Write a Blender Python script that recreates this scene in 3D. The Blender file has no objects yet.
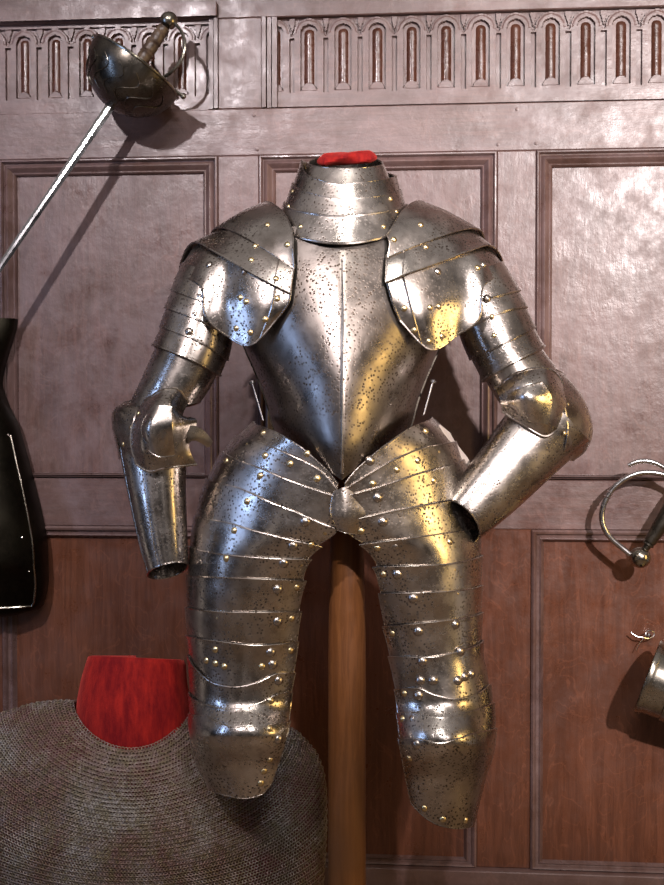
import bpy, bmesh, math, random
from mathutils import Vector, Matrix, noise
random.seed(7)
COL = bpy.context.scene.collection
PI = math.pi
# ------------------------------------------------------------------ camera
YAW, PITCH = math.radians(5.0), math.radians(1.4)
CAM = Vector((0.0, -2.3, 1.25)); FPX = 885*50/36
F = Vector((-math.sin(YAW)*math.cos(PITCH), math.cos(YAW)*math.cos(PITCH), -math.sin(PITCH)))
R = Vector((math.cos(YAW), math.sin(YAW), 0)); U = R.cross(F)
cd = bpy.data.cameras.new('camera'); cam = bpy.data.objects.new('camera', cd); COL.objects.link(cam)
cam.matrix_world = Matrix(((R.x,U.x,-F.x,CAM.x),(R.y,U.y,-F.y,CAM.y),(R.z,U.z,-F.z,CAM.z),(0,0,0,1)))
cd.sensor_fit = 'VERTICAL'; cd.sensor_height = 36; cd.lens = 50; cd.clip_start = .02
bpy.context.scene.camera = cam
def wallpt(px, py, y=0.0):            # where the sight line of a photo point meets the wall plane
    d = F*FPX + R*(px-332) + U*(442-py)
    return CAM + d*((y-CAM.y)/d.y)
# ------------------------------------------------------------------ materials
def mat(name):
    m = bpy.data.materials.new(name); m.use_nodes = True
    nt = m.node_tree; return m, nt, nt.nodes['Principled BSDF']
def N(nt, t, **k):
    n = nt.nodes.new(t)
    for a, b in k.items():
        if a.startswith('i_'):
            key = a[2:].replace('_', ' ')
            n.inputs[key].default_value = b
        else: setattr(n, a, b)
    return n
def ramp(nt, src, stops):
    r = nt.nodes.new('ShaderNodeValToRGB'); e = r.color_ramp.elements
    while len(e) < len(stops): e.new(.5)
    for el, (p, c) in zip(e, stops):
        el.position = p; el.color = (c, c, c, 1) if not isinstance(c, tuple) else (*c, 1)
    nt.links.new(src, r.inputs[0]); return r.outputs[0]
def mixc(nt, f, a, b, mode='MIX'):
    m = nt.nodes.new('ShaderNodeMix'); m.data_type = 'RGBA'; m.blend_type = mode
    for s, v in ((m.inputs['Factor'], f), (m.inputs['A'], a), (m.inputs['B'], b)):
        if isinstance(v, (int, float)): s.default_value = v
        elif isinstance(v, tuple): s.default_value = (*v, 1)
        else: nt.links.new(v, s)
    return m.outputs['Result']
def bump(nt, h, strength, dist, prev=None):
    b = N(nt, 'ShaderNodeBump'); b.inputs['Strength'].default_value = strength; b.inputs['Distance'].default_value = dist
    nt.links.new(h, b.inputs['Height'])
    if prev is not None: nt.links.new(prev, b.inputs['Normal'])
    return b.outputs[0]
def coords(nt, scale=(1,1,1)):
    tc = N(nt, 'ShaderNodeTexCoord'); mp = N(nt, 'ShaderNodeMapping'); mp.inputs['Scale'].default_value = scale
    nt.links.new(tc.outputs['Object'], mp.inputs[0]); return mp.outputs[0]
def noi(nt, v, scale, detail=3, rough=.5, dist=0):
    n = N(nt, 'ShaderNodeTexNoise'); nt.links.new(v, n.inputs['Vector'])
    n.inputs['Scale'].default_value = scale; n.inputs['Detail'].default_value = detail
    n.inputs['Roughness'].default_value = rough; n.inputs['Distortion'].default_value = dist
    return n.outputs['Fac']
def steel(name, light, dark, r0, r1, pit=.5, bumpk=1.0):
    m, nt, p = mat(name); v = coords(nt)
    n1 = noi(nt, v, 9, 5, .6); n2 = noi(nt, v, 60, 4, .7)
    c = mixc(nt, ramp(nt, n1, [(.35, 0.), (.68, 1.)]), light, dark)
    c = mixc(nt, ramp(nt, n2, [(.52, 0.), (.72, .55)]), c, tuple(x*.55 for x in dark))
    vo = N(nt, 'ShaderNodeTexVoronoi'); nt.links.new(v, vo.inputs['Vector']); vo.inputs['Scale'].default_value = 190
    pm = ramp(nt, vo.outputs['Distance'], [(.22, 1.), (.40, 0.)])
    pk = ramp(nt, noi(nt, v, 16, 3, .6), [(.40, 0.), (.52, 1.)])
    mu = N(nt, 'ShaderNodeMath', operation='MULTIPLY'); nt.links.new(pm, mu.inputs[0]); nt.links.new(pk, mu.inputs[1])
    mu2 = N(nt, 'ShaderNodeMath', operation='MULTIPLY'); nt.links.new(mu.outputs[0], mu2.inputs[0]); mu2.inputs[1].default_value = pit
    c = mixc(nt, mu2.outputs[0], c, (.05, .035, .025))
    nt.links.new(c, p.inputs['Base Color']); p.inputs['Metallic'].default_value = 1
    rr = N(nt, 'ShaderNodeMapRange'); nt.links.new(noi(nt, v, 22, 4, .6), rr.inputs[0])
    rr.inputs[1].default_value = .3; rr.inputs[2].default_value = .7; rr.inputs[3].default_value = r0; rr.inputs[4].default_value = r1
    ad = N(nt, 'ShaderNodeMath', operation='ADD'); nt.links.new(rr.outputs[0], ad.inputs[0])
    m3 = N(nt, 'ShaderNodeMath', operation='MULTIPLY'); nt.links.new(mu2.outputs[0], m3.inputs[0]); m3.inputs[1].default_value = .3
    nt.links.new(m3.outputs[0], ad.inputs[1]); nt.links.new(ad.outputs[0], p.inputs['Roughness'])
    b = bump(nt, noi(nt, v, 16, 2, .5), .16*bumpk, .006)
    b = bump(nt, n2, .10*bumpk, .001, b)
    inv = N(nt, 'ShaderNodeMath', operation='SUBTRACT'); inv.inputs[0].default_value = 1; nt.links.new(mu2.outputs[0], inv.inputs[1])
    b = bump(nt, inv.outputs[0], .12*bumpk, .001, b)
    nt.links.new(b, p.inputs['Normal']); return m
def wood(name, c0, c1, axis='z', rough=.34, scale=1, spec=.5, rayk=.16, mott=False):
    m, nt, p = mat(name)
    sc = {'z': (1, 1, .07), 'x': (.07, 1, 1)}[axis]
    v = coords(nt, sc); vu = coords(nt)
    g = noi(nt, v, 120*scale, 5, .65, .6); g2 = noi(nt, v, 22*scale, 4, .6, 1.5); bl = noi(nt, vu, 3.5, 4, .6)
    c = mixc(nt, ramp(nt, g2, [(.2, .1), (.8, .9)]), c0, c1)
    c = mixc(nt, ramp(nt, g, [(.42, .45), (.58, 0.)]), c, tuple(x*.5 for x in c0))
    c = mixc(nt, ramp(nt, bl, [(.38, 0.), (.66, .8)]), c, tuple(x*.45 for x in c1))
    # pale medullary figure of quarter-sawn oak
    wv = N(nt, 'ShaderNodeTexNoise'); nt.links.new(coords(nt, (1, 1, .55)), wv.inputs['Vector'])
    wv.inputs['Scale'].default_value = 17; wv.inputs['Detail'].default_value = 2; wv.inputs['Distortion'].default_value = 1.8
    wax = ramp(nt, noi(nt, vu, 9, 6, .75, .5), [(.38, 0.), (.62, 1.)])
    c = mixc(nt, wax, c, mixc(nt, .45, c, (.21, .145, .145))) if mott else c
    ray = ramp(nt, wv.outputs['Fac'], [(.485, 0.), (.5, rayk), (.515, 0.)])
    c = mixc(nt, ray, c, tuple(min(1, x*1.9) for x in c1))
    nt.links.new(c, p.inputs['Base Color'])
    rr = N(nt, 'ShaderNodeMapRange'); nt.links.new(noi(nt, vu, 20, 6, .7), rr.inputs[0])
    rr.inputs[1].default_value = .32; rr.inputs[2].default_value = .68
    rr.inputs[3].default_value = rough-.12; rr.inputs[4].default_value = rough+.16
    nt.links.new(rr.outputs[0], p.inputs['Roughness']); p.inputs['Specular IOR Level'].default_value = spec
    b = bump(nt, g, .2, .0008); b = bump(nt, noi(nt, vu, 30, 4, .6), .3, .003, b)
    b = bump(nt, noi(nt, coords(nt, (1, 1, .35) if axis == 'z' else (.35, 1, 1)), 45, 4, .7), .3, .002, b)
    nt.links.new(b, p.inputs['Normal']); return m
M_steel = steel('armour_steel', (.63, .585, .54), (.32, .275, .235), .18, .36, .95)
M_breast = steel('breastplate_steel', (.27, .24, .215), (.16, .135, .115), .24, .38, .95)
M_dark = steel('darkened_steel', (.20, .18, .15), (.09, .08, .065), .2, .38, .4)
M_black = steel('black_metal', (.030, .026, .018), (.014, .012, .009), .35, .5, .2, .6)
M_bright = steel('bright_steel', (.72, .72, .74), (.5, .49, .49), .16, .28, .1, .4)
M_cuff = steel('bowl_steel', (.45, .42, .36), (.2, .18, .14), .16, .3, .3)
M_brass = steel('brass', (.78, .62, .36), (.5, .4, .22), .25, .4, .1, .4)
M_rivet = steel('rivet_steel', (.55, .5, .45), (.35, .3, .26), .2, .34, .1, .4)
WA, WB = (.092, .045, .036), (.165, .088, .072)
M_wz = wood('panel_oak_upright', WA, WB, 'z', .38, spec=.7, mott=True)
M_wx = wood('panel_oak_level', WA, WB, 'x', .38, spec=.7, mott=True)
M_low = wood('panel_oak_reddish', (.090, .030, .016), (.175, .064, .034), 'z', .36, spec=.5)
M_mould = wood('moulding_oak', (.080, .040, .031), (.145, .078, .064), 'z', .34, spec=.7, mott=True)
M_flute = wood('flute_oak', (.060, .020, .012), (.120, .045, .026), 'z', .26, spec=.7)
M_post = wood('post_oak', (.13, .045, .015), (.25, .10, .03), 'z', .45, spec=.3, rayk=0)
M_floor = wood('floor_oak', (.30, .20, .12), (.42, .30, .2), 'x', .5)
m, nt, p = mat('red_velvet'); v = coords(nt)
c = mixc(nt, ramp(nt, noi(nt, coords(nt, (1, 1, .25)), 60, 4, .7), [(.4, 0.), (.68, 1.)]), (.13, .002, .004), (.30, .012, .008))
nt.links.new(c, p.inputs['Base Color']); p.inputs['Roughness'].default_value = .8
p.inputs['Sheen Weight'].default_value = .5; p.inputs['Sheen Tint'].default_value = (1, .15, .12, 1); p.inputs['Specular IOR Level'].default_value = .15
nt.links.new(bump(nt, noi(nt, v, 300, 3), .4, .002), p.inputs['Normal']); M_red = m
m, nt, p = mat('mail_backing'); v = coords(nt)
c = mixc(nt, ramp(nt, noi(nt, v, 14, 3), [(.4, 0.), (.6, 1.)]), (.10, .022, .02), (.06, .035, .02))
nt.links.new(c, p.inputs['Base Color']); p.inputs['Roughness'].default_value = .8; M_cloth = m
m, nt, p = mat('mail_iron'); v = coords(nt)
c = mixc(nt, ramp(nt, noi(nt, v, 12, 4), [(.38, 0.), (.62, 1.)]), (.38, .35, .32), (.24, .15, .13))
c = mixc(nt, ramp(nt, noi(nt, v, 90, 3), [(.4, 0.), (.65, .7)]), c, (.20, .17, .09))
nt.links.new(c, p.inputs['Base Color']); p.inputs['Metallic'].default_value = .85; p.inputs['Roughness'].default_value = .5; M_mail = m
m, nt, p = mat('pale_leather'); p.inputs['Base Color'].default_value = (.42, .36, .31, 1); p.inputs['Roughness'].default_value = .8; M_pale = m
m, nt, p = mat('grip_leather'); v = coords(nt)
c = mixc(nt, ramp(nt, noi(nt, v, 80, 3), [(.4, 0.), (.6, 1.)]), (.05, .03, .02), (.12, .08, .05))
nt.links.new(c, p.inputs['Base Color']); p.inputs['Roughness'].default_value = .4; M_grip = m
m, nt, p = mat('plaster'); p.inputs['Base Color'].default_value = (.2, .16, .12, 1); p.inputs['Roughness'].default_value = .9; M_plaster = m
# ------------------------------------------------------------------ object helpers
def link(name, me, parent=None, material=None):
    o = bpy.data.objects.new(name, me); COL.objects.link(o)
    if parent: o.parent = parent
    if material and me and not me.materials: me.materials.append(material)
    return o
def empty(name, loc, label, cat, group=None):
    o = bpy.data.objects.new(name, None); COL.objects.link(o); o.location = loc; o.empty_display_size = .05
    o['label'] = label; o['category'] = cat
    if group: o['group'] = group
    return o
def mesh(name, V, Fc, material, parent=None, sharp=.75, smooth=True):
    bm = bmesh.new()
    vs = [bm.verts.new(p) for p in V]
    for f in Fc:
        if len(set(f)) < 3: continue
        try: bm.faces.new([vs[i] for i in f])
        except ValueError: pass
    bmesh.ops.recalc_face_normals(bm, faces=bm.faces)
    for f in bm.faces: f.smooth = smooth
    for e in bm.edges:
        if len(e.link_faces) == 2 and e.calc_face_angle(0) > sharp: e.smooth = False
    me = bpy.data.meshes.new(name); bm.to_mesh(me); bm.free()
    return link(name, me, parent, material)
def structure(o): o['kind'] = 'structure'; return o
def tube(V, Fc, pts, r, seg=8, caps=True, up=None):
    """sweep a round section along 3-D points; r is a number or list"""
    n = len(pts); base = len(V); pts = [Vector(p) for p in pts]
    prev = None
    for i, p in enumerate(pts):
        t = (pts[min(i+1, n-1)]-pts[max(i-1, 0)])
        t = t.normalized() if t.length > 1e-9 else Vector((0, 0, 1))
        if prev is None:
            a = Vector((0, 0, 1)) if abs(t.z) < .9 else Vector((1, 0, 0)); prev = t.cross(a).normalized()
        prev = (prev-t*prev.dot(t)).normalized(); b = t.cross(prev)
        rr = r[i] if isinstance(r, (list, tuple)) else r
        for k in range(seg):
            an = 2*PI*k/seg; V.append(p+prev*(math.cos(an)*rr)+b*(math.sin(an)*rr))
    for i in range(n-1):
        for k in range(seg):
            a0 = base+i*seg+k; a1 = base+i*seg+(k+1) % seg
            Fc.append((a0, a1, a1+seg, a0+seg))
    if caps:
        Fc.append(tuple(base+k for k in range(seg))[::-1]); Fc.append(tuple(base+(n-1)*seg+k for k in range(seg)))
def lathe(V, Fc, o, ax, prof, seg=32, close=False, squash=None):
    """revolve profile [(t along axis, radius)] round axis ax through o"""
    ax = ax.normalized(); a = Vector((0, 1, 0)) if abs(ax.y) < .9 else Vector((1, 0, 0))
    e1 = ax.cross(a).normalized(); e2 = ax.cross(e1); base = len(V); n = len(prof)
    for t, r in prof:
        for k in range(seg):
            an = 2*PI*k/seg; V.append(o+ax*t+e1*(math.cos(an)*r)+e2*(math.sin(an)*r))
    for i in range(n if close else n-1):
        for k in range(seg):
            j = (i+1) % n
            Fc.append((base+i*seg+k, base+i*seg+(k+1) % seg, base+j*seg+(k+1) % seg, base+j*seg+k))
    if not close:
        for q in (0, n-1):
            if prof[q][1] > 1e-6: Fc.append(tuple(base+q*seg+k for k in range(seg)))
def box(V, Fc, x0, x1, y0, y1, z0, z1):
    b = len(V)
    for x in (x0, x1):
        for y in (y0, y1):
            for z in (z0, z1): V.append(Vector((x, y, z)))
    Fc += [(b, b+1, b+3, b+2), (b+4, b+6, b+7, b+5), (b, b+4, b+5, b+1), (b+2, b+3, b+7, b+6), (b, b+2, b+6, b+4), (b+1, b+5, b+7, b+3)]
def cr(P, t):
    """Catmull-Rom through tuples P at t in [0,1], equal steps between points"""
    n = len(P)-1
    x = min(max(t, 0), 1)*n; i = min(int(x), n-1); f = x-i
    p0, p1, p2, p3 = P[max(i-1, 0)], P[i], P[i+1], P[min(i+2, n)]
    return tuple(.5*(2*b+(c-a)*f+(2*a-5*b+4*c-d)*f*f+(3*b-a-3*c+d)*f**3) for a, b, c, d in zip(p0, p1, p2, p3))
def hermite(X, Y, x):
    """monotone-ish cubic through (X,Y), constant beyond the ends"""
    if x <= X[0]: return Y[0]
    if x >= X[-1]: return Y[-1]
    i = 0
    while x > X[i+1]: i += 1
    def sl(k):
        if k <= 0 or k >= len(X)-1:
            k0 = 0 if k <= 0 else len(X)-2
            return (Y[k0+1]-Y[k0])/max(1e-6, X[k0+1]-X[k0])
        a = (Y[k]-Y[k-1])/max(1e-6, X[k]-X[k-1]); b = (Y[k+1]-Y[k])/max(1e-6, X[k+1]-X[k])
        return 0 if a*b <= 0 else 2*a*b/(a+b)
    h = X[i+1]-X[i]; t = (x-X[i])/h
    return (2*t**3-3*t*t+1)*Y[i]+(t**3-2*t*t+t)*h*sl(i)+(-2*t**3+3*t*t)*Y[i+1]+(t**3-t*t)*h*sl(i+1)
# ------------------------------------------------------------------ panelled wall
TR = [0]
def trim(V, Fc, m, smooth=False):
    TR[0] += 1; return structure(mesh('trim_%d' % TR[0], V, Fc, m, smooth=smooth))
PANEL_Y = .014
def wx(px, py): return wallpt(px, py).x
def wz(px, py): return wallpt(px, py).z
V, Fc = [], []; box(V, Fc, -2.6, 2.6, PANEL_Y, .10, 0, 2.9); structure(mesh('wall_back', V, Fc, M_wz, smooth=False))
V, Fc = [], []; box(V, Fc, -2.6, 2.6, -2.9, .10, -.08, 0); structure(mesh('floor', V, Fc, M_floor, smooth=False))
def bar(x0, x1, z0, z1, m, y0=0.0, r=.0018):
    V, Fc = [], []; y1 = .02
    b = 0
    for (ix, iy) in ((0, y1), (0, y0+r), (r, y0)):
        for x, z in ((x0+ix, z0+ix), (x1-ix, z0+ix), (x1-ix, z1-ix), (x0+ix, z1-ix)): V.append(Vector((x, iy, z)))
    for l in (0, 4):
        for k in range(4): Fc.append((l+k, l+(k+1) % 4, l+4+(k+1) % 4, l+4+k))
    Fc.append((8, 9, 10, 11)); Fc.append((3, 2, 1, 0))
    return trim(V, Fc, m)
zt_fr_b = wz(430, 104); z_rail_b = wz(332, 153.5); z_up_b = wz(332, 477.5); z_lo_t = wz(332, 527.5); z_bot = wz(332, 862)
z_fr_t_r = wz(430, 12); zfl_b = wz(110, 114); zfl_t = wz(110, 19)
# rails
bar(-2.6, 2.6, z_rail_b, zt_fr_b, M_wx)
bar(-2.6, 2.6, z_lo_t, z_up_b-.002, M_wx)
bar(-2.6, 2.6, .0, z_bot, M_wx, y0=-.022)
bar(-2.6, 2.6, z_fr_t_r, 2.9, M_wx)
xs_a0, xs_a1 = wx(218, 200), wx(259, 200)
xs_b0, xs_b1 = wx(497, 250), wx(536, 250)
xs_l = wx(0, 250); xs_r0 = wx(800, 250); xs_r1 = wx(845, 250)
for a, b in ((xs_l-.075, xs_l), (xs_a0, xs_a1), (xs_b0, xs_b1), (xs_r0, xs_r1)): bar(a, b, z_up_b, z_rail_b, M_wz)
xl = [wx(3, 650), wx(206, 650), wx(262, 650), wx(477, 650), wx(531, 650), wx(800, 650)]
for a, b in ((xl[0]-.09, xl[0]), (xl[1], xl[2]), (xl[3], xl[4]), (xl[5], xl[5]+.09)): bar(a, b, z_bot, z_lo_t, M_low)
bar(wx(218, 60), wx(262, 60), zt_fr_b, z_fr_t_r, M_wz)
def frame(x0, x1, z0, z1, m, prof, bottom=1.0):
    """mitred moulding: prof = [(inset, y)]"""
    V, Fc = [], []
    for t, y in prof:
        for x, z in ((x0+t, z0+t*bottom), (x1-t, z0+t*bottom), (x1-t, z1-t), (x0+t, z1-t)): V.append(Vector((x, y, z)))
    for l in range(len(prof)-1):
        for k in range(4): Fc.append((l*4+k, l*4+(k+1) % 4, l*4+4+(k+1) % 4, l*4+4+k))
    o = trim(V, Fc, m, smooth=True); return o
def moulding(w):
    pts = [(0, .014), (0, -.001), (.06, -.004), (.14, -.0045), (.2, -.002), (.23, .003), (.30, .004), (.42, -.001), (.52, -.0025), (.62, .000),
           (.72, .005), (.80, .0065), (.86, .0055), (.93, .0075), (.97, .012), (1.0, .014)]
    return [(t*w, y) for t, y in pts]
mw = wx(552, 250)-wx(536, 250)
for a, b in ((xs_l, xs_a0), (xs_a1, xs_b0), (xs_b1, xs_r0)): frame(a, b, z_up_b, z_rail_b, M_mould, moulding(mw*1.05), .25)
def mouldlow(w): return [(0, .014), (0, -.003), (.15, -.006), (.3, -.004), (.4, .002), (.6, .003), (.72, .001), (.8, .004), (.86, .009), (1, .014)]
for a, b in ((xl[0], xl[1]), (xl[2], xl[3]), (xl[4], xl[5])):
    frame(a, b, z_bot, z_lo_t, M_mould, [(t*mw*.85, y) for t, y in mouldlow(1)], .6)
    V, Fc = [], []; e = .004; box(V, Fc, a+e, b-e, PANEL_Y-.0015, PANEL_Y+.004, z_bot+.002, z_lo_t-e); trim(V, Fc, M_low)
# frieze boards with carved arcading
def smooth(a, b, x):
    t = min(max((x-a)/(b-a), 0), 1); return t*t*(3-2*t)
def frieze(x0, x1, z0, z1, centre0, pitch, zt, zb, fw):
    """relief height field: arches, flutes with a rod, slots, spandrels with a bead"""
    nx = int((x1-x0)/.0016); nz = int((z1-z0)/.0016); V, Fc = [], []
    px = .00187; zc = zt-fw            # zc: centre of the arch
    for j in range(nz+1):
        z = z0+(z1-z0)*j/nz
        for i in range(nx+1):
            x = x0+(x1-x0)*i/nx
            k = round((x-centre0)/pitch); dx = x-(centre0+k*pitch); h = 0.0
            a = abs(dx); r = math.hypot(dx, z-zc) if z > zc else a
            so = pitch*.5-abs(dx)                          # distance to the slot centre line
            if r < fw and z > zb:
                h = -.024+.020*math.sqrt(max(0, 1-(r/fw)**2))**1.0 if z < zc else -.024+.020*math.sqrt(max(0, 1-(a/fw)**2))*math.sqrt(max(0, 1-max(0, (z-zc)/fw)**2))
                if z < zb+fw*.9 and math.hypot(dx, z-zb) < fw*.92: h = -.002
            elif so < px*2.3 and zb-px*2 < z < zc-px*5: h = -.015
            elif z > zc-px*1 and r > fw+px*7.0 and z < zt+px*7:
                h = -.014
                if so < px*3.2*min(1, max(0, (z-zc)/(px*11))) : h = -.003
            elif so < px*2.0 and abs(z-(zc-px*0.5)) < px*2 and math.hypot(so, z-(zc-px*.5)) < px*1.7: h = -.004
            elif r > fw+px*4.5 and z > zc: h = -.0012
            V.append(Vector((x, .006-h, z)))
    w = nx+1
    for j in range(nz):
        for i in range(nx): Fc.append((j*w+i, j*w+i+1, (j+1)*w+i+1, (j+1)*w+i))
    o = mesh('trim_%d' % (TR[0]+1), V, Fc, M_wx, sharp=.6); TR[0] += 1
    o.data.materials.append(M_flute)      # flute faces take a darker, redder, glossier oak
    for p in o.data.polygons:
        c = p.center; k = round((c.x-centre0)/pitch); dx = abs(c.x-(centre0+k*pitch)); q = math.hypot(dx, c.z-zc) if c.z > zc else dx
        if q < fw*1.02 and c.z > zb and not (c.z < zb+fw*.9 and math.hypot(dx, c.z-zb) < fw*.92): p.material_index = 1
    return structure(o)
c0 = wx(411.5, 55); c1 = wx(622, 55)
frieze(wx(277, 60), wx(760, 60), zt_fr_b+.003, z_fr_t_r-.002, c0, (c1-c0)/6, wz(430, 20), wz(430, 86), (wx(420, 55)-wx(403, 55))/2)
c2 = wx(53.9, 60); c3 = wx(117, 60)
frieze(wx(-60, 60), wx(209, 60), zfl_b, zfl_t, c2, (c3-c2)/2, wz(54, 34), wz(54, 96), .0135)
bar(wx(-60, 60)-.3, wx(209, 60), zt_fr_b-.001, zfl_b-.003, M_wx, y0=.001)
bar(wx(-60, 60)-.3, wx(218, 60), wz(110, 7), z_fr_t_r+.004, M_wx, y0=-.012)
bar(wx(-60, 60)-.3, wx(209, 60), zfl_t, wz(110, 10), M_wx, y0=.003)
V, Fc = [], []
for a, b, y0 in ((262, 266, -.004), (267, 271, .001), (272, 277, -.001)): box(V, Fc, wx(a, 60), wx(b, 60), y0, .014, zt_fr_b+.001, z_fr_t_r)
trim(V, Fc, M_mould)
V, Fc = [], []
for a, b, y0 in ((209, 213, .001), (214, 218, -.004)): box(V, Fc, wx(a, 60), wx(b, 60), y0, .014, zt_fr_b+.001, wz(110, 7))
trim(V, Fc, M_mould)
# oak pegs in the rail
V, Fc = [], []
for px, py in ((254, 115), (257, 149), (498, 144), (536, 143), (517, 109)):
    lathe(V, Fc, wallpt(px, py, .002), Vector((0, -1, 0)), [(0, .0035), (.004, .0032), (.0045, .0)], 10)
trim(V, Fc, M_wx)
# ------------------------------------------------------------------ the suit of armour
S = 1.97/FPX; OX, OY = 341, 830
A0 = CAM+F*1.97+(R*(OX-332)+U*(442-OY))*S
suit = empty('suit_of_armour', (0, 0, 0), 'headless polished steel half armour with brass rivets standing on a wooden post', 'suit of armour')
suit.matrix_world = Matrix(((R.x, F.x, U.x, A0.x), (R.y, F.y, U.y, A0.y), (R.z, F.z, U.z, A0.z), (0, 0, 0, 1)))
def L(x, y, d):      # photo point + depth towards the viewer (in pixels) -> metres in the suit's own frame
    k = 1-d/FPX; return Vector((((x-332)*k+332-OX)*S, -d*S, (OY-442-(y-442)*k)*S))
def AW(x, y, d): return suit.matrix_world @ L(x, y, d)
class Limb:
    def __init__(s, o, ax, left, right, dep, keel=0, back=.6):
        l = math.hypot(*ax); s.ax = (ax[0]/l, ax[1]/l); s.pp = (s.ax[1], -s.ax[0]); s.o = o; s.keel = keel; s.back = back
        q = sorted(s.sw(*p) for p in left); s.ls, s.lw = [a for a, b in q], [b for a, b in q]
        q = sorted(s.sw(*p) for p in right); s.rs, s.rw = [a for a, b in q], [b for a, b in q]
        s.ds = [d[0] for d in dep]; s.dc = [d[1] for d in dep]; s.db = [d[2] for d in dep]
    def sw(s, x, y):
        x -= s.o[0]; y -= s.o[1]; return (x*s.ax[0]+y*s.ax[1], x*s.pp[0]+y*s.pp[1])
    def par(s, t): return hermite(s.ls, s.lw, t), hermite(s.rs, s.rw, t), hermite(s.ds, s.dc, t), hermite(s.ds, s.db, t)
    def pos(s, t, th):
        a, b, dc, bb = s.par(t); w = (a+b)/2+(b-a)/2*math.sin(th); c = math.cos(th)
        d = dc+(bb*((1-s.keel)*c+s.keel*(1-abs(math.sin(th)))) if c > 0 else bb*s.back*c)
        return (s.o[0]+t*s.ax[0]+w*s.pp[0], s.o[1]+t*s.ax[1]+w*s.pp[1], d)
    def th(s, x, y):
        t, w = s.sw(x, y); a, b, _, _ = s.par(t); u = (w-(a+b)/2)/max(1, (b-a)/2)
        return t, math.asin(max(-.995, min(.995, u)))
    def edge(s, poly, lin=False):
        if callable(poly): return poly, -PI, PI
        q = sorted((s.th(*p)[1], s.th(*p)[0]) for p in poly); X = [a for a, b in q]; Y = [b for a, b in q]
        for i in range(1, len(X)): X[i] = max(X[i], X[i-1]+1e-4)
        if lin:
            def f(t):
                if t <= X[0]: return Y[0]
                if t >= X[-1]: return Y[-1]
                i = max(k for k in range(len(X)) if X[k] <= t); i = min(i, len(X)-2)
                return Y[i]+(Y[i+1]-Y[i])*(t-X[i])/(X[i+1]-X[i])
            return f, X[0], X[-1]
        return (lambda t: hermite(X, Y, t)), X[0], X[-1]
def normals(G, wrap=False):
    nv, nu = len(G), len(G[0]); Nn = []; tot = 0
    for j in range(nv):
        row = []
        for i in range(nu):
            a = Vector(G[j][min(i+1, nu-1)])-Vector(G[j][max(i-1, 0)]); b = Vector(G[min(j+1, nv-1)][i])-Vector(G[max(j-1, 0)][i])
            n = a.cross(b); n = n.normalized() if n.length > 1e-6 else (row[-1].copy() if row else Vector((0, 0, 1)))
            tot += n.z*(1 if not wrap or G[j][i][2] > wrap[1] else -1); row.append(n)
        Nn.append(row)
    if tot < 0: Nn = [[-n for n in r] for r in Nn]
    return Nn
PL = []   # plates for rivet placing
def shell(name, G, m, parent, off=None, thick=1.7, rims=(), rimr=1.1, wrap=False):
    """plate of real thickness from a grid of (x,y,d); rims: which edges carry a rolled bead"""
    nv, nu = len(G), len(G[0])
    if wrap: wrap = (1, sum(g[2] for q in G for g in q)/(nv*nu))
    Nn = normals(G, wrap)
    if off:
        G = [[tuple(Vector(G[j][i])+Nn[j][i]*off(i/(nu-1), j/(nv-1))) for i in range(nu)] for j in range(nv)]
    V, Fc = [], []
    for j in range(nv):
        for i in range(nu): V.append(L(*G[j][i]))
    n = nv*nu
    for j in range(nv):
        for i in range(nu): V.append(L(*(Vector(G[j][i])-Nn[j][i]*thick)))
    for j in range(nv-1):
        for i in range(nu-1):
            a = j*nu+i; Fc.append((a, a+1, a+nu+1, a+nu)); Fc.append((n+a, n+a+nu, n+a+nu+1, n+a+1))
    for i in range(nu-1):
        Fc.append((i, n+i, n+i+1, i+1)); a = (nv-1)*nu+i; Fc.append((a, a+1, n+a+1, n+a))
    for j in range(nv-1):
        a = j*nu; Fc.append((a, a+nu, n+a+nu, n+a)); a = j*nu+nu-1; Fc.append((a, n+a, n+a+nu, a+nu))
    for rname in rims:
        if rname == 'top': pts = [(0, i) for i in range(nu)]
        elif rname == 'bottom': pts = [(nv-1, i) for i in range(nu)]
        elif rname == 'left': pts = [(j, 0) for j in range(nv)]
        elif rname == 'right': pts = [(j, nu-1) for j in range(nv)]
        else: q = int(float(rname)*(nu-1)); pts = [(j, q) for j in range(nv)]
        P3 = [L(*(Vector(G[j][i])-Nn[j][i]*thick*.3)) for j, i in pts]
        P3 = [p for k, p in enumerate(P3) if k == 0 or (p-P3[k-1]).length > 1e-5]
        if len(P3) > 1: tube(V, Fc, P3, rimr*S, 6)
    o = mesh(name, V, Fc, m, parent, sharp=.9)
    PL.append((o, G, Nn, parent)); return o
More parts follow.
